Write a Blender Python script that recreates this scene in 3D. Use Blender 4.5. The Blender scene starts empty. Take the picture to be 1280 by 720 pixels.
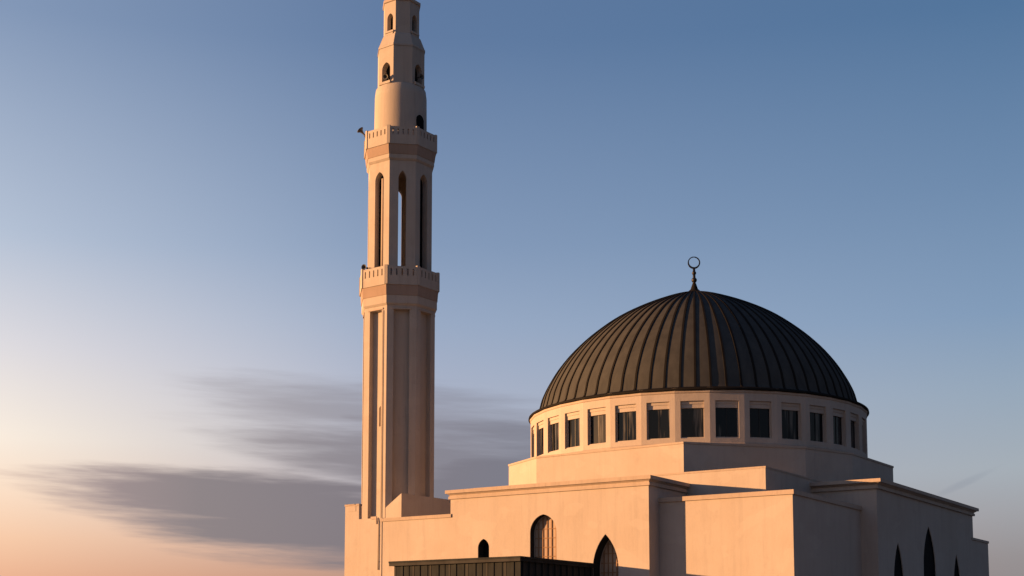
import bpy, math, random
from mathutils import Vector, Matrix
from mathutils.geometry import tessellate_polygon
R = math.radians
random.seed(7)
S = bpy.context.scene
COL = S.collection
PI = math.pi

# ------------------------------------------------------------------ helpers
class MB:
    """collects geometry and links it as one mesh object"""
    def __init__(s): s.v = []; s.f = []; s.sm = []
    def add(s, vs, fs, smooth=False):
        o = len(s.v); s.v += [tuple(v) for v in vs]
        s.f += [tuple(i + o for i in f) for f in fs]; s.sm += [smooth] * len(fs)
    def box(s, x0, x1, y0, y1, z0, z1):
        s.add([(x0,y0,z0),(x1,y0,z0),(x1,y1,z0),(x0,y1,z0),(x0,y0,z1),(x1,y0,z1),(x1,y1,z1),(x0,y1,z1)],
              [(0,3,2,1),(4,5,6,7),(0,1,5,4),(1,2,6,5),(2,3,7,6),(3,0,4,7)])
    def obox(s, M, x0, x1, y0, y1, z0, z1):
        vs = [M @ Vector(p) for p in [(x0,y0,z0),(x1,y0,z0),(x1,y1,z0),(x0,y1,z0),(x0,y0,z1),(x1,y0,z1),(x1,y1,z1),(x0,y1,z1)]]
        s.add(vs, [(0,3,2,1),(4,5,6,7),(0,1,5,4),(1,2,6,5),(2,3,7,6),(3,0,4,7)])
    def prism(s, poly, z0, z1, top=True, bottom=True):
        n = len(poly)
        vs = [(x,y,z0) for x,y in poly] + [(x,y,z1) for x,y in poly]
        fs = [(i,(i+1)%n,(i+1)%n+n,i+n) for i in range(n)]
        if bottom: fs.append(tuple(reversed(range(n))))
        if top: fs.append(tuple(range(n,2*n)))
        s.add(vs, fs)
    def lathe(s, prof, n, cx=0, cy=0, smooth=True, a0=0.0, M=None):
        vs = []; fs = []
        for r,z in prof:
            for k in range(n):
                a = a0 + 2*PI*k/n; vs.append((cx+r*math.cos(a), cy+r*math.sin(a), z))
        for i in range(len(prof)-1):
            for k in range(n):
                k2 = (k+1)%n
                fs.append((i*n+k, i*n+k2, (i+1)*n+k2, (i+1)*n+k))
        if M is not None: vs = [M @ Vector(v) for v in vs]
        s.add(vs, fs, smooth)
    def ring(s, poly, prof, closed=True):
        """sweep the (offset, z) profile round a convex CCW outline with mitred corners"""
        n = len(poly); vs = []; m = len(prof)
        for d,z in prof:
            for (x,y) in offset(poly, d): vs.append((x,y,z))
        fs = []
        for i in range(m if closed else m-1):
            i2 = (i+1)%m
            for k in range(n):
                k2 = (k+1)%n; fs.append((i*n+k, i*n+k2, i2*n+k2, i2*n+k))
        s.add(vs, fs)
    def tube(s, pts, r, n=8):
        pts = [Vector(p) for p in pts]; vs = []; fs = []
        for i,p in enumerate(pts):
            d = (pts[min(i+1,len(pts)-1)] - pts[max(i-1,0)]).normalized()
            q = d.to_track_quat('Z','Y'); rr = r[i] if isinstance(r,(list,tuple)) else r
            for k in range(n):
                vs.append(p + q @ Vector((rr*math.cos(2*PI*k/n), rr*math.sin(2*PI*k/n), 0)))
        for i in range(len(pts)-1):
            for k in range(n):
                k2 = (k+1)%n; fs.append((i*n+k, i*n+k2, (i+1)*n+k2, (i+1)*n+k))
        fs.append(tuple(reversed(range(n)))); fs.append(tuple(range((len(pts)-1)*n, len(pts)*n)))
        s.add(vs, fs, True)
    def ball(s, c, r, n=16):
        prof = [(max(r*math.cos(t),1e-4), c[2]+r*math.sin(t)) for t in [(-.5+i/8)*PI for i in range(9)]]
        s.lathe(prof, n, c[0], c[1])
    def side(s, A, B, z0, z1, holes=(), reveal=0.3):
        """a wall face from A to B (outside on the right hand) pierced by holes given in (distance, z)"""
        fr = frame(A, B); L = (Vector(B)-Vector(A)).length
        outer = [(0,z0),(L,z0),(L,z1),(0,z1)]
        loops = [[Vector((u,z,0)) for u,z in outer]] + [[Vector((u,z,0)) for u,z in h] for h in holes]
        flat = [p for l in loops for p in l]
        if holes:
            tris = tessellate_polygon(loops)
            s.add([fr(p[0],p[1],0) for p in flat], [tuple(t) for t in tris])
        else:
            s.add([fr(p[0],p[1],0) for p in flat], [(0,1,2,3)])
        for h in holes:
            n = len(h)
            s.add([fr(u,z,0) for u,z in h] + [fr(u,z,-reveal) for u,z in h],
                  [(i,(i+1)%n,(i+1)%n+n,i+n) for i in range(n)])
    def walls(s, poly, z0, z1, holes=None, reveal=0.3, roof=True):
        n = len(poly); holes = holes or {}
        for i in range(n): s.side(poly[i], poly[(i+1)%n], z0, z1, holes.get(i, ()), reveal)
        if roof: s.add([(x,y,z1) for x,y in poly], [tuple(range(n))])
    def build(s, name, mat, parent=None):
        me = bpy.data.meshes.new(name); me.from_pydata(s.v, [], s.f)
        me.polygons.foreach_set('use_smooth', s.sm); me.materials.append(mat); me.update()
        o = bpy.data.objects.new(name, me); COL.objects.link(o)
        if parent: o.parent = parent
        return o

def frame(A, B):
    A = Vector(A); B = Vector(B); d = (B-A).normalized(); nx, ny = d.y, -d.x
    return lambda u, z, o: (A.x + d.x*u + nx*o, A.y + d.y*u + ny*o, z)

def offset(poly, d):
    n = len(poly); out = []
    for i in range(n):
        p0 = Vector(poly[i-1]); p1 = Vector(poly[i]); p2 = Vector(poly[(i+1)%n])
        a = (p1-p0).normalized(); b = (p2-p1).normalized()
        na = Vector((a.y,-a.x)); nb = Vector((b.y,-b.x)); m = (na+nb).normalized()
        out.append(tuple(p1 + m*(d/max(.2, m.dot(na)))))
    return out

def rect(a0,a1,b0,b1): return [(a0,b0),(a1,b0),(a1,b1),(a0,b1)]
def ngon(r, n, a0=0.0): return [(r*math.cos(a0+2*PI*k/n), r*math.sin(a0+2*PI*k/n)) for k in range(n)]
def arch(c, hw, zb, zs, zt, n=9):
    """pointed arch outline: centre, half width, bottom, spring and tip heights"""
    h = zt-zs; r = (h*h+hw*hw)/(2*hw); pts = [(c-hw,zb),(c+hw,zb)]
    th = math.atan2(h, r-hw)
    for i in range(n):
        t = th*i/(n-1); pts.append((c+hw-r+r*math.cos(t), zs+r*math.sin(t)))
    for i in range(1,n):
        t = th*(n-1-i)/(n-1); pts.append((c-hw+r-r*math.cos(t), zs+r*math.sin(t)))
    return pts
def arch_top(x, hw, zs, zt):
    h = zt-zs; r = (h*h+hw*hw)/(2*hw); x = abs(x)
    return zs + math.sqrt(max(0, r*r-(x-hw+r)**2))

def empty(name, loc, rz=0):
    o = bpy.data.objects.new(name, None); COL.objects.link(o); o.location = loc; o.rotation_euler = (0,0,rz)
    o.empty_display_size = .5
    return o
def tag(o, label=None, cat=None, group=None, kind=None):
    if label: o['label'] = label
    if cat: o['category'] = cat
    if group: o['group'] = group
    if kind: o['kind'] = kind
    return o
def copy_tree(o, parent=None):
    c = o.copy(); COL.objects.link(c); c.parent = parent
    for ch in list(o.children): copy_tree(ch, c)
    return c

# ------------------------------------------------------------------ materials
def new_mat(name):
    m = bpy.data.materials.new(name); m.use_nodes = True
    nt = m.node_tree; return m, nt, nt.nodes['Principled BSDF']
def N(nt, t, **kw):
    n = nt.nodes.new(t)
    for k,v in kw.items(): setattr(n, k, v)
    return n
def mapping(nt, scale, coord='Object'):
    tc = N(nt,'ShaderNodeTexCoord'); mp = N(nt,'ShaderNodeMapping'); mp.inputs['Scale'].default_value = scale
    nt.links.new(tc.outputs[coord], mp.inputs['Vector']); return mp.outputs[0]
def noise(nt, vec, scale, detail=5, rough=.6):
    n = N(nt,'ShaderNodeTexNoise'); n.inputs['Scale'].default_value = scale; n.inputs['Detail'].default_value = detail
    n.inputs['Roughness'].default_value = rough; nt.links.new(vec, n.inputs['Vector']); return n.outputs['Fac']
def rng(nt, v, a, b, c, d):
    n = N(nt,'ShaderNodeMapRange'); nt.links.new(v, n.inputs[0])
    for i,x in enumerate((a,b,c,d)): n.inputs[i+1].default_value = x
    return n.outputs[0]
def mixc(nt, f, c1, c2, mode='MIX'):
    n = N(nt,'ShaderNodeMix', data_type='RGBA', blend_type=mode)
    for sock, v in ((n.inputs[0],f),(n.inputs[6],c1),(n.inputs[7],c2)):
        if hasattr(v,'default_value'): nt.links.new(v, sock)
        elif isinstance(v,(tuple,list)): sock.default_value = (*v,1) if len(v)==3 else v
        else: sock.default_value = v
    return n.outputs[2]
def bump(nt, b, h, strength, dist):
    n = N(nt,'ShaderNodeBump'); n.inputs['Strength'].default_value = strength; n.inputs['Distance'].default_value = dist
    nt.links.new(h, n.inputs['Height']); nt.links.new(n.outputs[0], b.inputs['Normal'])

def plaster(name, c, c2, streak=.25):
    m, nt, b = new_mat(name)
    v1 = mapping(nt,(1,1,1))
    big = noise(nt, v1, .35, 4, .55)
    col = mixc(nt, rng(nt,big,.36,.66,0,1), c, c2)
    # run-off streaks
    st = noise(nt, mapping(nt,(2.6,2.6,.12)), 1.2, 7, .72)
    col = mixc(nt, rng(nt,st,.50,.76,0,min(1,streak*1.9)), col, tuple(x*.70 for x in c))
    fine = noise(nt, mapping(nt,(9,9,.5)), 1.0, 5, .7)
    col = mixc(nt, rng(nt,fine,.56,.8,0,streak), col, tuple(x*.6 for x in c))
    # repaired patches and blotches
    sm = noise(nt, v1, 1.1, 7, .72)
    col = mixc(nt, rng(nt,sm,.56,.72,0,.30), col, tuple(x*.70 for x in c2))
    pt = noise(nt, mapping(nt,(1,1,1.6)), .55, 2, .4)
    col = mixc(nt, rng(nt,pt,.615,.63,0,.22), col, tuple(min(.6,x*1.14) for x in c))
    gr = noise(nt, v1, 26, 4, .7)
    col = mixc(nt, rng(nt,gr,.35,.7,.0,.16), col, tuple(x*.6 for x in c))
    nt.links.new(col, b.inputs['Base Color'])
    b.inputs['Roughness'].default_value = .9; b.inputs['Specular IOR Level'].default_value = .15
    h = mixc(nt, .5, noise(nt, v1, 9, 8, .7), noise(nt, v1, 1.3, 4, .6))
    bump(nt, b, h, .5, .04)
    return m
PL  = plaster('plaster', (.42,.375,.345), (.39,.34,.305))
PL2 = plaster('plaster_trim', (.40,.335,.29), (.36,.30,.255), .4)
PLM = plaster('minaret_plaster', (.41,.37,.34), (.385,.34,.305), .35)
PLB = plaster('shaded_corbel_plaster', (.33,.25,.21), (.29,.22,.18), .3)  # darker copy of the plaster: underside shade of the corbel put into the colour

def metal(name, c, c2, rough=.5, met=.0, spec=.3):
    m, nt, b = new_mat(name)
    f = noise(nt, mapping(nt,(1.5,1.5,.5)), 1.1, 6, .65)
    nt.links.new(mixc(nt, rng(nt,f,.35,.7,0,1), c, c2), b.inputs['Base Color'])
    nt.links.new(rng(nt,f,.3,.7,rough-.08,rough+.12), b.inputs['Roughness'])
    b.inputs['Metallic'].default_value = met; b.inputs['Specular IOR Level'].default_value = spec
    return m
DOME = metal('dome_metal', (.064,.066,.066), (.046,.048,.050), .85, 0, .02)
SEAM = metal('seam_metal', (.017,.016,.015), (.013,.012,.012), .8, 0, .03)
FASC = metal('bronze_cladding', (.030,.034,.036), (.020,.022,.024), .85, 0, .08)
FASL = metal('bronze_trim', (.050,.050,.050), (.038,.038,.038), .85, 0, .08)
IRON = metal('dark_iron', (.02,.02,.022), (.035,.034,.034), .45, .6, .4)
WOOD = metal('screen_timber', (.38,.30,.24), (.30,.22,.17), .7, 0, .2)
BARM = metal('lattice_bar', (.26,.16,.10), (.20,.12,.075), .7, 0, .2)
SPK  = metal('horn_paint', (.05,.05,.055), (.08,.08,.08), .5, 0, .3)
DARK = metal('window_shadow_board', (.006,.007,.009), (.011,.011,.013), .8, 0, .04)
CURT = metal('curtain_cloth', (.30,.27,.24), (.16,.14,.13), .9, 0, .1)
ROOF = metal('roof_felt', (.10,.095,.09), (.15,.14,.13), .9, 0, .1)
def glass_mat():
    m, nt, b = new_mat('dark_glass')
    oi = N(nt,'ShaderNodeObjectInfo'); mp = N(nt,'ShaderNodeTexCoord'); ad = N(nt,'ShaderNodeVectorMath', operation='ADD')
    cx_ = N(nt,'ShaderNodeCombineXYZ'); ml = N(nt,'ShaderNodeMath', operation='MULTIPLY'); ml.inputs[1].default_value = 37.0
    nt.links.new(oi.outputs['Random'], ml.inputs[0]); nt.links.new(ml.outputs[0], cx_.inputs[0])
    nt.links.new(mp.outputs['Object'], ad.inputs[0]); nt.links.new(cx_.outputs[0], ad.inputs[1])
    m2 = N(nt,'ShaderNodeMapping'); m2.inputs['Scale'].default_value = (3.2,3.2,.25); nt.links.new(ad.outputs[0], m2.inputs['Vector'])
    f = noise(nt, m2.outputs[0], 1.0, 3, .5)
    nt.links.new(mixc(nt, rng(nt,f,.53,.63,0,.7), (.004,.006,.010), (.12,.115,.11)), b.inputs['Base Color'])
    b.inputs['Roughness'].default_value = .12; b.inputs['Specular IOR Level'].default_value = .2
    return m
GLASS = glass_mat()
def ground_mat(name, c, c2, sc):
    m, nt, b = new_mat(name)
    f = noise(nt, mapping(nt,(1,1,1)), sc, 8, .65)
    nt.links.new(mixc(nt, rng(nt,f,.35,.65,0,1), c, c2), b.inputs['Base Color']); b.inputs['Roughness'].default_value = .9
    return m
GR = ground_mat('dry_ground', (.10,.085,.06), (.06,.065,.035), .05)
AS = ground_mat('asphalt', (.05,.05,.05), (.065,.063,.06), 2)
PV = ground_mat('paving', (.22,.20,.17), (.16,.145,.125), 1.2)

# ------------------------------------------------------------------ mosque
AL = R(33.3)
mosque = tag(empty('mosque', (12.472, 93.2, 0), -AL),
    'cream plastered mosque with dark ribbed dome on a ring of square windows', 'mosque')

def cornice(poly, z, d=(.10,.20,.28), h=(.14,.16,.20)):
    """stepped cornice whose top stands at z"""
    m = MB(); t = z-sum(h)
    prof = [(-.12,t),(d[0],t),(d[0],t+h[0]),(d[0]-.05,t+h[0]),(d[0]-.05,t+h[0]+.06),(d[1],t+h[0]+h[1]),(d[2],t+h[0]+h[1]),(d[2],z),(-.12,z)]
    m.ring(poly, prof); m.build('cornice', PL2, mosque)

def block(name, poly, z1, holes=None, reveal=.4, corn=None, cop=None):
    m = MB(); m.walls(poly, -.3, z1-.012 if (corn or cop) else z1, holes, reveal, roof=False)
    o = m.build(name, PL, mosque)
    q = MB(); zr = z1-.45
    inner = offset(poly, -.25)
    # parapet top and inner faces, then the flat roof behind it
    n = len(poly)
    zt = z1-.012 if (corn or cop) else z1
    vs = [(x,y,zt) for x,y in poly]+[(x,y,zt) for x,y in inner]+[(x,y,zr) for x,y in inner]
    fs = [(i,(i+1)%n,(i+1)%n+n,i+n) for i in range(n)]+[(i+n,(i+1)%n+n,(i+1)%n+2*n,i+2*n) for i in range(n)]
    q.add(vs, fs); q.build('parapet', PL, o)
    q = MB(); q.add([(x,y,zr) for x,y in inner], [tuple(range(n))]); q.build('flat_roof', ROOF, o)
    if corn: cornice(poly, z1, *corn)
    if cop:
        c = MB(); c.ring(poly, [(cop[0],z1-cop[1]),(cop[0],z1),(-.30,z1),(-.30,z1-cop[1]*.4),(-.26,z1-.03),(-.012,z1-.03),(-.012,z1-cop[1])])
        c.build('coping', PL2, mosque)
    return o

BF = -19.37
HW_L, HW_R = -6.51, 6.55
def arched_window(A, B, c, hw, zb, zs, zt, reveal, lattice=True, dark=False):
    fr = frame(A, B); out = arch(c, hw, zb, zs, zt); n = len(out)
    f = MB()
    # frame following the arch
    inn = arch(c, hw-.07, zb+.07, zs, zt-.09); fo = min(.06, reveal*.5)
    vs = [fr(u,z,-reveal+fo) for u,z in out]+[fr(u,z,-reveal+fo) for u,z in inn]+[fr(u,z,-reveal-.02) for u,z in inn]
    fs = [(i,(i+1)%n,(i+1)%n+n,i+n) for i in range(n)]+[(i+n,(i+1)%n+n,(i+1)%n+2*n,i+2*n) for i in range(n)]
    f.add(vs, fs)
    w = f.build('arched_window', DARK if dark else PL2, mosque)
    if reveal > .2:         # added dark lining that paints the jamb shade in the deep opening
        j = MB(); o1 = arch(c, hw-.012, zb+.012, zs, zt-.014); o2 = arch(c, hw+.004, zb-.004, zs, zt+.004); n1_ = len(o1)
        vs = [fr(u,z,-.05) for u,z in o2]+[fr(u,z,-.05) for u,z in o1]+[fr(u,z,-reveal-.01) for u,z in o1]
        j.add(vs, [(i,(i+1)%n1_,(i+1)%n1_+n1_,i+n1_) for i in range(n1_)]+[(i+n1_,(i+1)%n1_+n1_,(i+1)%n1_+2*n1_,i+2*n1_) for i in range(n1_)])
        j.build('jamb_shade_lining', FASC, w)
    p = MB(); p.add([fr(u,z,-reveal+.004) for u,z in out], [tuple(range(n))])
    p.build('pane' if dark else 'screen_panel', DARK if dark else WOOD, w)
    if lattice:
        l = MB(); k = max(3, int(2*hw/.26)); wb = .028
        for i in range(1,k):
            u = -hw+2*hw*i/k; t = arch_top(u, hw, zs, zt)-.06
            x0,y0,_ = fr(c+u-wb,0,-reveal+.01); q = [fr(c+u-wb,zb,-reveal+.01),fr(c+u+wb,zb,-reveal+.01),fr(c+u+wb,zb,-reveal+.05),fr(c+u-wb,zb,-reveal+.05)]
            l.add([(a,b,zb) for a,b,_ in q]+[(a,b,t) for a,b,_ in q], [(0,1,5,4),(1,2,6,5),(2,3,7,6),(3,0,4,7),(4,5,6,7)])
        z = zb+.5; 
        while z < zt-.35:
            uu = hw if z < zs else None
            if uu is None:
                uu = hw
                while arch_top(uu,hw,zs,zt) < z+.05 and uu > .05: uu -= .02
            uu -= .04
            q = [fr(c-uu,0,-reveal+.008),fr(c+uu,0,-reveal+.008),fr(c+uu,0,-reveal+.04),fr(c-uu,0,-reveal+.04)]
            l.add([(a,b,z) for a,b,_ in q]+[(a,b,z+.04) for a,b,_ in q], [(0,1,5,4),(1,2,6,5),(2,3,7,6),(3,0,4,7),(4,5,6,7),(0,3,2,1)])
            z += .52
        l.build('lattice', BARM, w)
    return w

# front wing (high), its three arched windows
fw = rect(HW_L, HW_R, BF, -14.0)
A, B = fw[0], fw[1]
def fa(a): return a-HW_L
holes = [arch(fa(-4.16), .39, 4.0, 7.33, 7.86), arch(fa(-.11), .87, 3.6, 8.05, 9.07), arch(fa(3.88), .80, 2.6, 5.9, 7.78)]
m = MB()
# the reveals have different depths, so the front is built hole by hole
block('front_wing_wall', fw, 10.80, {0: holes}, .86, corn=((.10,.17,.24),(.16,.16,.20)))
arched_window(A, B, fa(-4.16), .39, 4.0, 7.33, 7.86, .60, lattice=False, dark=True)
arched_window(A, B, fa(-.11), .87, 3.6, 8.05, 9.07, .47)
arched_window(A, B, fa(3.88), .80, 2.6, 5.9, 7.78, .80)
# low wing between tower and front wing
block('low_wing_wall', rect(-11.62, HW_L-.004, BF+.004, -15.5), 9.42, cop=(.07,.20))
block('end_wall', rect(-14.55, -13.45, BF+.008, BF+.24), 10.42, cop=(.03,.12))
block('stair_wall', rect(-13.446, -11.624, BF-.03, -16.5), 9.46)
m = MB(); m.tube([(-11.85,BF-.075,6.3),(-11.85,BF-.075,9.2),(-11.9,BF-.05,9.5)], .028, 8)
for z in (6.8,8.4): m.box(-11.90,-11.80,BF-.09,BF-.02,z,z+.03)
m.build('drainpipe', PL2, mosque)
m = MB(); m.box(-12.45,-12.0,BF-.09,BF-.02,9.40,9.56); m.box(-12.08,-12.0,BF-.09,BF-.02,9.10,9.40); m.build('junction_box', PL2, mosque)
# corner block
block('corner_block_wall', rect(6.0, 14.19, -18.17, -6.0), 9.69, cop=(.10,.24))
# side transept with three lancets
TA0, TA1, TB0, TB1 = 9.0, 15.17, -7.94, 12.2
tp = rect(TA0, TA1, TB0, TB1)
def fb(b): return b-TB0
lanc = [(-4.34,.92,5.3,7.80),(1.85,1.28,6.4,9.20),(7.9,.82,5.3,7.80)]
hl = [arch(fb(c), hw, 1.6, zs, zt) for c,hw,zs,zt in lanc]
block('transept_wall', tp, 11.20, {1: hl}, .10, corn=((.14,.26,.36),(.16,.18,.20)))
for c,hw,zs,zt in lanc:
    arched_window(tp[1], tp[2], fb(c), hw, 1.6, zs, zt, .09, lattice=False, dark=True)
block('rear_wing_wall', rect(9.5, 15.165, 11.8, 16.1), 9.16, cop=(.06,.16))
block('roof_step_wall', rect(-8.0, 11.32, -14.8, -2.0), 11.48, cop=(.03,.10))
# faceted base under the drum
tier = [(-8.96,-9.46),(-5.36,-11.75),(5.21,-12.37),(10.4,-6.5),(11.85,-2.36),(11.92,5.3),(8.96,9.46),(3.0,12.2),(-5.21,12.37),(-10.4,6.5),(-11.9,0.5)]
m = MB(); m.prism(tier, 8.9, 13.58, bottom=False); m.build('drum_base', PL, mosque)
m = MB(); m.ring(tier, [(.045,13.50),(.045,13.62),(-.3,13.62),(-.3,13.50)]); m.build('coping', PL2, mosque)

# drum: 34 sides, each with a recessed window
NW = 34; RD = 11.27; CX, CY = .09, .06
wang0 = R(-64.32-1.2); step = 2*PI/NW
dp = [(CX+RD/math.cos(step/2)*math.cos(wang0+(k-.5)*step), CY+RD/math.cos(step/2)*math.sin(wang0+(k-.5)*step)) for k in range(NW)]
Ls = 2*RD*math.tan(step/2); ww = 1.42
hole = [(Ls/2-ww/2,14.14),(Ls/2+ww/2,14.14),(Ls/2+ww/2,16.42),(Ls/2-ww/2,16.42)]
m = MB(); m.walls(dp, 13.56, 17.22, {i:[hole] for i in range(NW)}, .34)
drum = m.build('drum', PL, mosque)
m = MB(); m.ring(dp, [(-.02,13.6),(.07,13.6),(.07,13.80),(.0,13.86),(-.02,13.86)]); m.build('base_moulding', PL2, drum)
m = MB(); m.ring(dp, [(-.02,16.86),(.05,16.92),(.05,17.14),(-.02,17.14)]); m.build('eave_moulding', PL2, drum)
win0 = None
for k in range(NW):
    if win0 is None:
        f = MB()  # built about its own foot: x along wall, -y outwards
        f.box(-ww/2+.002, ww/2-.002, -.10, .10, 1.86, 2.278)        # lintel board
        f.box(-ww/2+.002, ww/2-.002, -.14, .10, 2.10, 2.276)
        f.box(-ww/2+.002, ww/2-.002, -.17, .10, .002, .07)          # sill
        f.box(-ww/2+.002, -ww/2+.05, -.02, .10, .07, 1.86); f.box(ww/2-.05, ww/2-.002, -.02, .10, .07, 1.86)
        win0 = f.build('window', PL, drum)
        g = MB(); g.box(-ww/2+.05, ww/2-.05, .02, .05, .07, 1.86); g.build('pane', GLASS, win0)
        g = MB(); g.box(-.02, .02, -.01, .02, .07, 1.86); g.build('mullion', IRON, win0)
        o = win0
    else: o = copy_tree(win0, drum)
    a = wang0+k*step; r = RD-.26
    o.location = (CX+r*math.cos(a), CY+r*math.sin(a), 14.14); o.rotation_euler = (0,0,a+PI/2)

# dome
ctrl = [(11.42,17.12),(10.85,17.35),(10.67,17.8),(10.48,18.45),(10.05,19.35),(9.36,20.44),(8.38,21.61),(7.13,22.75),(5.6,23.85),(3.75,24.8),(1.7,25.6),(.16,26.02)]
def cat(P, t):
    n = len(P)-1; i = min(int(t*n), n-1); f = t*n-i
    p = [P[max(i-1,0)],P[i],P[i+1],P[min(i+2,n)]]
    return tuple(.5*((2*p[1][k])+(-p[0][k]+p[2][k])*f+(2*p[0][k]-5*p[1][k]+4*p[2][k]-p[3][k])*f*f+(-p[0][k]+3*p[1][k]-3*p[2][k]+p[3][k])*f**3) for k in (0,1))
prof = [cat(ctrl, i/48) for i in range(49)]
NS = 72
m = MB(); m.lathe(prof, NS*2, CX, CY, a0=wang0)
dome = m.build('dome', DOME, mosque)
m = MB(); m.lathe([(11.2,17.03),(11.43,17.05),(11.46,17.09),(11.44,17.19),(11.30,17.22),(11.0,17.33)], NS*2, CX, CY, a0=wang0); m.build('eave_gutter', SEAM, dome)
m = MB()
for k in range(NS):
    a = wang0+R(1.0)+2*PI*k/NS; ca, sa = math.cos(a), math.sin(a)
    vs = []; fs = []; pr = prof[:46]; jit = random.uniform(-.01,.01)
    for i,(r,z) in enumerate(pr):
        p = pr[max(i-1,0)]; q = pr[min(i+1,len(pr)-1)]
        t = Vector((q[0]-p[0], q[1]-p[1])).normalized(); nr, nz = t.y, -t.x
        wd = min(.075, r*.014+.006); hh = min(.05, .012+r*.02)
        for (s_, h_) in ((-wd,-.03),(-wd*.8,hh),(wd*.8,hh),(wd,-.03)):
            rr = r+nr*h_; s2 = s_+jit
            vs.append((CX+rr*ca-s2*sa, CY+rr*sa+s2*ca, z+nz*h_))
    for i in range(len(pr)-1):
        for j in range(3): fs.append((i*4+j, i*4+j+1, i*4+j+5, i*4+j+4))
    m.add(vs, fs)
m.build('standing_seams', SEAM, dome)
m = MB(); m.lathe([(.75,25.88),(.45,26.03),(.26,26.2),(.16,26.5),(.13,26.6)], 24, CX, CY)
m.build('crown_cap', SEAM, dome)
m = MB()
m.tube([(CX,CY,26.3),(CX,CY,27.65)], [.115,.085], 10)
m.ball((CX,CY,26.85), .19); m.ball((CX,CY,27.35), .15)
fin = m.build('finial', IRON, mosque)
def crescent(name, cz, Ro, Ri, up, th, par, cx=0, cy=0, ang=0):
    m = MB(); n = 40; gap = R(1.5); vs = []; fs = []
    ux, uy = math.cos(ang), math.sin(ang); vx, vy = -uy, ux
    for i in range(n+1):
        t = PI/2+gap+(2*PI-2*gap)*i/n
        o = (Ro*math.cos(t), Ro*math.sin(t)); w = (Ri*math.cos(t), up+Ri*math.sin(t))
        for p, d in ((o,-th),(o,th),(w,th),(w,-th)):
            vs.append((cx+ux*p[0]+vx*d, cy+uy*p[0]+vy*d, cz+p[1]))
    for i in range(n):
        for j in range(4): fs.append((i*4+j, i*4+(j+1)%4, (i+1)*4+(j+1)%4, (i+1)*4+j))
    fs += [(0,1,2,3),(n*4,n*4+1,n*4+2,n*4+3)]
    m.add(vs, fs); return m.build(name, IRON, par)
crescent('crescent', 28.08, .43, .35, .03, .05, fin, CX, CY, R(33.3))

# ------------------------------------------------------------------ minaret
MA = AL+R(2.6)
TS = 1.26                                       # tower set back and enlarged so its shadow clears the dome
mx, my, mz = -9.0, 107.74, -.44
min_ = tag(empty('minaret', (mx, my, mz), -MA),
    'tall tapering cream octagonal minaret tower with two balconies and arched openings', 'minaret')
def octo(r): return ngon(r, 8, R(-112.5))   # side 0 faces local -Y, side 1 the next to the right
def facet_len(r): return 2*r*math.sin(R(22.5))
# shaft with a recessed panel on every side
RS = 2.37; L8 = facet_len(RS); pw = .98
m = MB(); rp = [(L8/2-pw/2,9.43),(L8/2+pw/2,9.43),(L8/2+pw/2,22.36),(L8/2-pw/2,22.36)]
m.walls(octo(RS), .3, 22.62, {i:[rp] for i in range(8)}, .34)
shaft = m.build('shaft', PLM, min_)
sl = [(.56,15.15),(.78,15.15),(.78,16.30),(.67,16.42),(.56,16.30)]
pan = MB(); po = octo(RS)
for i in range(8):
    fr = frame(po[i], po[(i+1)%8])
    A2 = fr(L8/2-pw/2-.01,0,-.335)[:2]; B2 = fr(L8/2+pw/2+.01,0,-.335)[:2]
    pan.side(A2, B2, 9.40, 22.40, [sl] if i % 4 == 0 else [], .2)
    if i % 4 == 0:
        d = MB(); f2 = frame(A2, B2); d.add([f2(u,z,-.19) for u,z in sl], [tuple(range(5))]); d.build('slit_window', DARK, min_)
pan.build('recessed_panels', PLM, shaft)
# lintel strips above the panels
m = MB()
for i in range(8):
    fr = frame(po[i], po[(i+1)%8]); c = L8/2
    q = [fr(c-.62,0,-.02),fr(c+.62,0,-.02),fr(c+.62,0,.05),fr(c-.62,0,.05)]
    m.add([(a,b,22.36) for a,b,_ in q]+[(a,b,22.46) for a,b,_ in q], [(0,1,5,4),(1,2,6,5),(2,3,7,6),(3,0,4,7),(4,5,6,7),(0,3,2,1)])
m.build('lintel_strips', PL2, shaft)
# square plinth with its raised shoulder on the right
pr_ = [(.95,.3),(2.2,.3),(2.2,10.86),(1.2,10.22),(.95,10.05)]
m = MB(); y0, y1 = -2.184, 2.6
n = len(pr_); m.add([(a,y0,z) for a,z in pr_]+[(a,y1,z) for a,z in pr_], [(i,(i+1)%n,(i+1)%n+n,i+n) for i in range(n)]+[tuple(range(n)),tuple(reversed(range(n,2*n)))])
plinth = m.build('plinth', PL, min_)
m = MB(); m.add([(2.196,y1-.01,10.30),(1.4,y1-.01,10.30),(1.4,y1-.01,10.72),(2.196,y1-.01,10.84),
                 (2.196,y1+.42,10.30),(1.4,y1+.42,10.30),(1.4,y1+.42,10.5),(2.196,y1+.42,10.55),
                 (2.196,y1+.62,9.0),(1.4,y1+.62,9.0),(1.4,y1-.01,9.0),(2.196,y1-.01,9.0)],
                [(0,3,7,4),(3,2,6,7),(4,7,6,5),(4,5,9,8),(0,4,8,11),(5,6,2,1)])
m.build('plinth_shoulder', PL, plinth)
m = MB(); m.tube([(.62,-2.235,8.0),(.62,-2.235,22.3)], .022, 8); m.build('conduit', PL2, min_)

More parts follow.
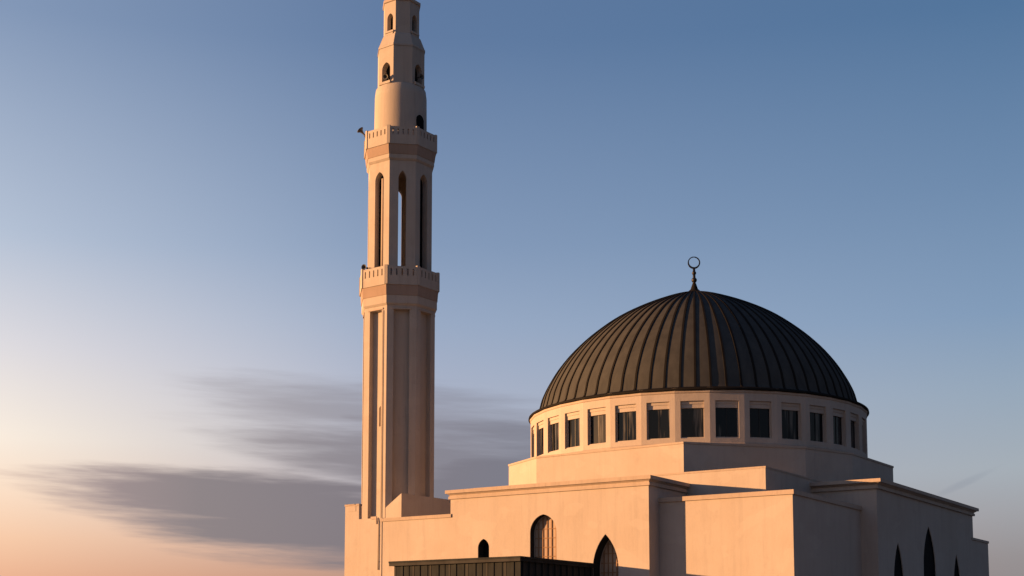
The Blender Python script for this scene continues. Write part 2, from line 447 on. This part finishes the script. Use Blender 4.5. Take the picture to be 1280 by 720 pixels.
def balcony(zc, z_mid, z_par, z_top, r_sh, r_mid, r_par, slot_h):
    m = MB(); m.ring(octo(1.0), [(r_sh*.924-.924-.05, zc),(r_sh*.924-.924+.02, zc),(r_mid*.924-.924, zc+.12),(r_mid*.924-.924, z_mid)], closed=False)
    col = m.build('balcony_collar', PLM, min_)
    m = MB(); m.ring(octo(1.0), [(r_mid*.924-.924, z_mid),(r_mid*.924-.924+.03, z_mid),(r_par*.924-.924-.05, z_par-.05),(r_par*.924-.924-.05,z_par)], closed=False)
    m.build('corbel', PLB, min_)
    # parapet with slots
    po = octo(r_par); L = facet_len(r_par); m = MB(); holes = []
    ns = 5; 
    for j in range(ns):
        u = L*(.16+.68*j/(ns-1)); z0 = z_top-.16-slot_h
        holes.append([(u-.045,z0),(u+.045,z0),(u+.045,z_top-.16),(u-.045,z_top-.16)])
    m.walls(po, z_par, z_top, {i:holes for i in range(8)}, .20, roof=False)
    pi_ = offset(po, -.20)
    # inner face, pierced in the same places
    Li = (Vector(pi_[0])-Vector(pi_[1])).length; dd = (L-Li)/2
    for i in range(8):
        h2 = [[(u-dd,z) for u,z in h] for h in holes]
        m.side(pi_[i], pi_[(i+1)%8], z_par, z_top, h2, 0.0001)
    n = 8; m.add([(x,y,z_top) for x,y in po]+[(x,y,z_top) for x,y in pi_], [(i,(i+1)%8,(i+1)%8+8,i+8) for i in range(8)])
    m.add([(x,y,z_par+.02) for x,y in offset(po,-.02)], [tuple(range(8))])
    m.add([(x,y,z_par) for x,y in offset(po,-.002)], [tuple(range(8))])
    par = m.build('parapet', PLM, min_)
    for k,(x,y) in enumerate(offset(po,-.10)):
        m = MB(); a = math.atan2(y,x); M = Matrix.Translation((x,y,0)) @ Matrix.Rotation(a,4,'Z')
        m.obox(M, -.11,.115,-.10,.10, z_par+.01, z_top+.06); m.build('corner_post', PLM, par)
balcony(22.60, 23.22, 23.86, 25.02, 2.37, 2.50, 2.63, .42)
balcony(31.90, 32.28, 32.88, 34.00, 2.13, 2.26, 2.42, .34)
# belvedere between the balconies
RB = 2.13; LB = facet_len(RB)
oh = arch(LB/2, .25, 24.3, 30.75, 31.25, 7); bh = arch(LB/2, .36, 24.3, 30.70, 31.28, 7)
m = MB(); bo = octo(RB)
for i in range(8): m.side(bo[i], bo[(i+1)%8], 23.9, 31.95, [bh if i%2==0 else oh], .42)
m.add([(x,y,31.95) for x,y in bo], [tuple(range(8))])
pi_ = offset(bo, -.42); Li = (Vector(pi_[0])-Vector(pi_[1])).length; dd = (LB-Li)/2
for i in range(8): m.side(pi_[i], pi_[(i+1)%8], 23.9, 31.95, [] if i%2==0 else [[(u-dd,z) for u,z in oh]], .0001)
bel = m.build('belvedere', PLM, min_)
for i in (0,2,4,6):          # the tall niches on every other side have their shade painted as a black back panel, with a pale pipe
    fr = frame(bo[i], bo[(i+1)%8]); d = MB(); d.add([fr(u,z,-.40) for u,z in bh], [tuple(range(len(bh)))]); w = d.build('niche_shade_panel', DARK, min_)
    if i == 2: continue
    d = MB(); p0 = fr(LB/2+.06,0,-.27); d.tube([(p0[0],p0[1],24.4),(p0[0],p0[1],30.9)], .10, 10); d.build('pipe', PL2, w)
# upper stages
def stage(name, poly_r, z0, z1, r0=None, nside=8, openings=None, rev=.25, mat=PLM):
    m = MB(); po = octo(poly_r) if nside==8 else ngon(poly_r, nside, R(-112.5))
    m.walls(po, z0, z1, openings or {}, rev)
    o = m.build(name, mat, min_)
    if openings:
        for i,hs in openings.items():
            for h in hs:
                fr = frame(po[i], po[(i+1)%len(po)]); d = MB()
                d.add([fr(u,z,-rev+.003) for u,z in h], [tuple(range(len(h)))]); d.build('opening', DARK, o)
    return o
# round lower stage with a door opening
m = MB(); m.lathe([(1.68,33.0),(1.68,34.2),(1.66,36.6),(1.60,37.1),(1.50,37.2)], 40); st = m.build('round_stage', PLM, min_)
LC = facet_len(1.57)
hB = arch(LC/2, .34, 37.35, 38.15, 38.62, 6)
stage('octagonal_stage', 1.57, 37.1, 39.72, openings={0:[hB],2:[hB],4:[hB],6:[hB]}, rev=.4)
m = MB(); m.ring(octo(1.0), [(1.61*.924-.924,39.62),(1.61*.924-.924,39.74),(1.57*.924-.924,39.8),(1.30*.924-.924,40.5),(1.20*.924-.924,40.62)], closed=False); m.build('sloping_shoulder', PLM, min_)
LD = facet_len(1.2)
hC = arch(LD/2, .24, 40.85, 41.65, 42.0, 6)
stage('upper_stage', 1.2, 40.5, 42.85, openings={0:[hC],2:[hC],4:[hC],6:[hC]}, rev=.35)
m = MB(); m.ring(octo(1.0), [(1.2*.924-.924-.05,42.72),(1.28*.924-.924,42.78),(1.28*.924-.924,42.96),(.0-.3,42.98)], closed=False); m.build('upper_cornice', PL2, min_)
LE = facet_len(.83)
stage('lantern', .83, 42.9, 46.0, openings={i:[arch(LE/2,.16,43.7,44.9,45.2,6)] for i in range(8)}, rev=.15)
m = MB(); m.lathe([(.95,45.95),(1.0,46.1),(.92,46.5),(.6,47.3),(.3,48.0),(.12,48.6),(.08,49.2)], 24); m.build('cap', SEAM, min_)
m = MB(); m.tube([(0,0,49.0),(0,0,50.0)], .05, 8); m.ball((0,0,49.4),.16); fm = m.build('finial', IRON, min_)
crescent('crescent', 50.35, .36, .27, .04, .04, fm, 0, 0, R(33))
# door on the round stage (right of the lit edge) and a mouldings ring
m = MB()
a = R(-49+10); M = Matrix.Rotation(R(-2),4,'Z') @ Matrix.Translation((1.55,0,0))
hd = arch(0,.33,34.0,34.85,35.2,6)
m.add([M @ Vector((.14,u,z)) for u,z in hd]+[M @ Vector((-.2,u,z)) for u,z in hd], [tuple(range(len(hd)))]+[(i,(i+1)%len(hd),(i+1)%len(hd)+len(hd),i+len(hd)) for i in range(len(hd))])
m.build('balcony_door', DARK, min_)

# broken-looking little corbels under the stage openings
for (r, z, s_) in ((1.57,37.30,1.0),(1.2,40.80,.72)):
    for k in (0,2,4,6):
        po = octo(r); fr = frame(po[k], po[(k+1)%8]); L = facet_len(r); m = MB()
        for (u0,u1,zz0,zz1,d) in ((.12,.88,-.16,0,.16),(.2,.8,-.34,-.16,.08)):
            q = [fr(L*u0,0,-.02),fr(L*u1,0,-.02),fr(L*u1,0,d*s_),fr(L*u0,0,d*s_)]
            m.add([(a_,b_,z+zz0*s_) for a_,b_,_ in q]+[(a_,b_,z+zz1*s_) for a_,b_,_ in q], [(0,1,5,4),(1,2,6,5),(2,3,7,6),(3,0,4,7),(4,5,6,7),(0,3,2,1)])
        m.build('opening_sill', PLM, min_)

# ------------------------------------------------------------------ loudspeakers on the minaret
def bake(o, M):
    for ch in o.children:
        ch.data.transform(M); ch.location = ch.location*TS; bake(ch, M)
bake(min_, Matrix.Scale(TS, 4))
def horn(loc, yaw, pitch, sc, label):
    sc *= TS; root = tag(empty('loudspeaker', loc, 0), label, 'loudspeaker', 'horn loudspeakers on the minaret')
    M = Matrix.Rotation(yaw,4,'Z') @ Matrix.Rotation(PI/2-pitch,4,'Y')
    m = MB(); m.lathe([(sc*r,sc*z) for r,z in ((.05,.0),(.07,.2),(.12,.4),(.2,.55),(.30,.62),(.285,.62),(.18,.55),(.10,.4),(.04,.3))], 20, M=M); m.build('horn', SPK, root)
    m = MB(); m.lathe([(sc*r,sc*z) for r,z in ((.001,-.22),(.10,-.2),(.11,-.05),(.07,.02),(.001,.03))], 16, M=M); m.build('driver', IRON, root)
    d = M @ Vector((0,0,-sc*.05)); m = MB()
    m.tube([d, (d.x, d.y, d.z-.12*sc), (d.x*.8, d.y*.8, d.z-.5*sc)], .03*sc, 6); m.build('bracket', IRON, root)
    return root
def at(r, phi, z):     # phi: degrees in the minaret frame
    a = R(phi)-MA; return (mx+TS*r*math.cos(a), my+TS*r*math.sin(a), mz+TS*z)
horn(at(2.32,-150,34.35), R(180-8), R(50), .8, 'slim dark horn tilted up over the left rim of the upper balcony')
horn(at(2.28,-112,25.22), R(-115), R(-5), .6, 'dark horn above the lit left parapet of the lower balcony')
horn(at(1.36,-86,37.62), R(-115), R(-12), .6, 'dark horn in the lit arched opening just above the upper balcony')
horn(at(1.42,-2,37.70), R(-40), R(0), .6, 'dark horn in the shaded opening on the right side of the tower')

# ------------------------------------------------------------------ entrance canopy
cz = 6.19; ca0, ca1, cb0, cb1 = -5.02, 3.33, -27.04, BF-.02
ang = -AL
def loc2(a,b): return (12.472+a*math.cos(AL)+b*math.sin(AL), 93.2-a*math.sin(AL)+b*math.cos(AL))
cxy = loc2((ca0+ca1)/2,(cb0+cb1)/2); can = tag(empty('entrance_canopy', (*cxy,0), -AL),
    'dark bronze flat canopy with ribbed fascia in front of the lit plaster wall', 'canopy')
hx, hy = (ca1-ca0)/2, (cb1-cb0)/2
m = MB(); m.prism(rect(-hx,hx,-hy,hy), cz-.10, cz); m.prism(rect(-hx+.05,hx-.05,-hy+.05,hy-.01), cz-.24, cz-.098); m.build('roof_slab', FASC, can)
m = MB(); m.box(-hx+.02,hx-.02,-hy+.02,-hy+.06,cz-.25,cz-.104); m.build('edge_trim', FASL, can)
m = MB(); m.box(-hx+.22,hx-.22,-hy+.22,-hy+.30,cz-1.7,cz-.24); m.box(hx-.30,hx-.222,-hy+.30,hy-.01,cz-1.7,cz-.24); m.box(-hx+.222,-hx+.30,-hy+.30,hy-.01,cz-1.7,cz-.24)
fas = m.build('fascia', FASC, can)
k = 0; x = -hx+.24
m = MB(); m2 = MB()
while x < hx-.3:
    w = .10+.05*((k*7)%3); d = .018+.012*((k*5)%3)
    r_ = m if k%3 else MB(); r_.box(x, x+w, -hy+.222-d, -hy+.221, cz-1.69, cz-.245)
    if k%3 == 0: r_.build('fascia_rib', FASL, fas)
    x += .34 if k%2 else .44; k += 1
m.build('fascia_ribs', FASC, fas)
m = MB(); y = -hy+.5
while y < hy-.3: m.box(hx-.223, hx-.14, y, y+.1, cz-1.69, cz-.245); y += .62
m.build('side_ribs', FASC, fas)
m = MB(); m.box(-hx+.3,hx-.3,-hy+.3,hy-.02,cz-1.66,cz-1.6); m.build('soffit', FASC, can)
for sx in (-1,1):
    for yy in (-hy+.6, hy-1.2):
        m = MB(); m.box(sx*(hx-.6)-.15, sx*(hx-.6)+.15, yy-.15, yy+.15, 0.02, cz-1.66); m.box(sx*(hx-.6)-.22, sx*(hx-.6)+.22, yy-.22, yy+.22, 0.0, .2); m.build('post', FASC, can)

# ------------------------------------------------------------------ ground
m = MB(); m.add([(-4000,-3000,0),(4000,-3000,0),(4000,6000,0),(-4000,6000,0)], [(0,1,2,3)]); tag(m.build('ground', GR), kind='structure')
m = MB(); m.add([(-60,20,.004),(70,20,.004),(70,150,.004),(-60,150,.004)], [(0,1,2,3)]); tag(m.build('forecourt', PV), kind='structure')
m = MB(); m.add([(-400,-8,.008),(400,-8,.008),(400,12,.008),(-400,12,.008)], [(0,1,2,3)]); tag(m.build('road', AS), kind='structure')

# ------------------------------------------------------------------ sky
W = bpy.data.worlds.new('World'); S.world = W; W.use_nodes = True
nt = W.node_tree; nt.nodes.clear()
def s2l(c): return tuple(((x/255)/12.92 if x/255 <= .04045 else ((x/255+.055)/1.055)**2.4) for x in c)
def mth(op, *a, clamp=False):
    n = N(nt,'ShaderNodeMath', operation=op); n.use_clamp = clamp
    for i,x in enumerate(a):
        if hasattr(x,'default_value'): nt.links.new(x, n.inputs[i])
        else: n.inputs[i].default_value = x
    return n.outputs[0]
tc = N(nt,'ShaderNodeTexCoord'); sep = N(nt,'ShaderNodeSeparateXYZ'); nt.links.new(tc.outputs['Generated'], sep.inputs[0])
X, Y, Z = sep.outputs
az = mth('ARCTAN2', X, Y)                       # 0 straight ahead, negative to the left
hyp = mth('SQRT', mth('ADD', mth('MULTIPLY',X,X), mth('MULTIPLY',Y,Y)))
el = mth('ARCTAN2', Z, hyp)
def ramp(f, stops):
    n = N(nt,'ShaderNodeValToRGB'); nt.links.new(f, n.inputs[0]); e = n.color_ramp.elements; n.color_ramp.interpolation = 'B_SPLINE' if False else 'LINEAR'
    while len(e) < len(stops): e.new(.5)
    for i,(p,c) in enumerate(stops): e[i].position = p; e[i].color = (*s2l(c),1)
    return n.outputs[0]
vf = mth('DIVIDE', el, R(90), clamp=True)       # 0 horizon .. 1 zenith
d = lambda deg: deg/90
left  = ramp(vf, [(0,(220,160,130)),(d(2.8),(238,182,148)),(d(4.2),(248,202,168)),(d(6),(252,222,196)),(d(8.2),(250,236,221)),(d(11.7),(222,218,222)),(d(16),(180,192,211)),(d(24.2),(130,150,181)),(d(45),(70,98,140)),(1,(45,72,116))])
mid   = ramp(vf, [(0,(175,135,120)),(d(2.9),(180,142,128)),(d(4.5),(190,165,160)),(d(6.5),(178,175,186)),(d(10),(172,178,197)),(d(13.3),(152,168,194)),(d(16.5),(131,152,183)),(d(24.5),(95,121,159)),(d(45),(62,88,130)),(1,(42,68,112))])
right = ramp(vf, [(0,(135,125,128)),(d(3.4),(147,141,144)),(d(5.2),(158,158,164)),(d(6.9),(163,171,180)),(d(10),(148,165,184)),(d(13),(128,153,183)),(d(18),(108,136,170)),(d(24.5),(80,114,153)),(d(45),(55,84,126)),(1,(40,66,110))])
fl = rng(nt, az, R(-21), R(-4), 0, 1); fr_ = rng(nt, az, R(-4), R(20), 0, 1)
base = mixc(nt, fr_, mixc(nt, fl, left, mid), right)
far = mth('MULTIPLY', rng(nt, az, R(22), R(60), 1, .60), rng(nt, az, R(-165), R(-125), .60, 1))
cf = N(nt,'ShaderNodeCombineXYZ')
for i in range(3): nt.links.new(far, cf.inputs[i])
base = mixc(nt, 1.0, base, cf.outputs[0], 'MULTIPLY')
# clouds: streaky sheets low in the left part of the sky
cmb = N(nt,'ShaderNodeCombineXYZ'); nt.links.new(mth('MULTIPLY',az,2.6), cmb.inputs[0]); nt.links.new(mth('MULTIPLY',mth('ADD',el,mth('MULTIPLY',az,.10)),30.0), cmb.inputs[1])
n1 = noise(nt, cmb.outputs[0], 1.0, 7, .55)
cmb2 = N(nt,'ShaderNodeCombineXYZ'); nt.links.new(mth('MULTIPLY',az,7.0), cmb2.inputs[0]); nt.links.new(mth('MULTIPLY',el,95.0), cmb2.inputs[1]); cmb2.inputs[2].default_value = 3.3
n2 = noise(nt, cmb2.outputs[0], 1.0, 5, .6)
def blob(ca, ce, ra, re, tilt):
    """soft elongated cloud body; degrees"""
    da = mth('SUBTRACT', az, R(ca)); de = mth('SUBTRACT', mth('SUBTRACT', el, R(ce)), mth('MULTIPLY', da, tilt))
    q = mth('ADD', mth('POWER', mth('ABSOLUTE', mth('DIVIDE', da, R(ra))), 2.0), mth('POWER', mth('ABSOLUTE', mth('DIVIDE', de, R(re))), 2.0))
    return mth('SUBTRACT', 1.0, q)
def cloud(b, amp, lo, hi, strength):
    v = mth('ADD', b, mth('ADD', mth('MULTIPLY', mth('SUBTRACT', n1, .5), amp), mth('MULTIPLY', mth('SUBTRACT', n2, .5), amp*.5)))
    n = N(nt,'ShaderNodeMapRange', interpolation_type='SMOOTHSTEP'); nt.links.new(v, n.inputs[0])
    for i,x in enumerate((lo,hi,0,strength)): n.inputs[i+1].default_value = x
    return n.outputs[0]
c1 = cloud(blob(-8.3, 5.25, 11.2, 2.15, -.10), 2.3, -.15, .62, .97)
c2 = cloud(blob(-2.0, 7.7, 10.5, 2.2, -.04), 2.6, -.20, 1.0, .80)
c3 = cloud(blob(-6.0, 9.9, 9.5, 1.5, -.02), 2.8, -.1, 1.2, .55)
c4 = cloud(blob(1.0, 6.0, 7.5, 2.8, 0), 1.1, -.1, .7, .95)
cm = mth('MAXIMUM', mth('MAXIMUM', c1, c2), mth('MAXIMUM', c3, c4))
ccol = ramp(mth('DIVIDE', mth('ADD', az, R(22)), R(24), clamp=True), [(0,(205,172,158)),(.14,(165,145,145)),(.38,(136,126,130)),(.7,(124,117,126)),(1,(116,116,130))])
full = mixc(nt, cm, base, ccol)
# faint wisp low on the right
c5 = cloud(blob(18.0, 6.3, 2.0, .20, .45), 2.2, .0, 1.3, .22)
full = mixc(nt, c5, full, s2l((120,128,145)))
SUN_EL, SUN_PHI = R(6.0), R(86)                 # phi: degrees left of the direction facing the camera
sky = N(nt,'ShaderNodeTexSky', sky_type='NISHITA'); sky.sun_disc = False; sky.sun_elevation = SUN_EL
sx, sy = -math.sin(SUN_PHI), -math.cos(SUN_PHI)
sky.sun_rotation = math.atan2(sx, sy); sky.air_density = 1.0; sky.dust_density = 1.5; sky.ozone_density = 1.5
SKYMIX = 0.03
EXPO = 1.45; K = 2**(-EXPO)
a1 = mixc(nt, 1.0, full, (10*K,)*3, 'MULTIPLY')
a2 = mixc(nt, 1.0, sky.outputs[0], (SKYMIX*1.0,)*3, 'MULTIPLY')
tot = mixc(nt, 1.0, a1, a2, 'ADD')
bg = N(nt,'ShaderNodeBackground'); bg.inputs['Strength'].default_value = .1; nt.links.new(tot, bg.inputs['Color'])
out = N(nt,'ShaderNodeOutputWorld'); nt.links.new(bg.outputs[0], out.inputs['Surface'])

sl_ = bpy.data.lights.new('sun','SUN'); sl_.energy = 4.4; sl_.angle = R(.5); sl_.color = (1.0,.497,.192)
so = bpy.data.objects.new('sun', sl_); COL.objects.link(so)
ce = math.cos(SUN_EL); so.rotation_euler = Vector((sx*ce, sy*ce, math.sin(SUN_EL))).to_track_quat('Z','Y').to_euler()
so.location = (-60,60,40)

# ------------------------------------------------------------------ camera
cam = bpy.data.cameras.new('camera'); co = bpy.data.objects.new('camera', cam); COL.objects.link(co); S.camera = co
co.location = (0,0,1.7); co.rotation_euler = (R(90+6),0,0)
cam.sensor_width = 36; cam.lens = 1725.5/1280*36; cam.shift_y = .2083; cam.clip_end = 12000; cam.clip_start = .1
S.view_settings.view_transform = 'Standard'; S.view_settings.look = 'None'; S.view_settings.exposure = EXPO; S.view_settings.gamma = 1
S.render.resolution_x = 1024; S.render.resolution_y = 576
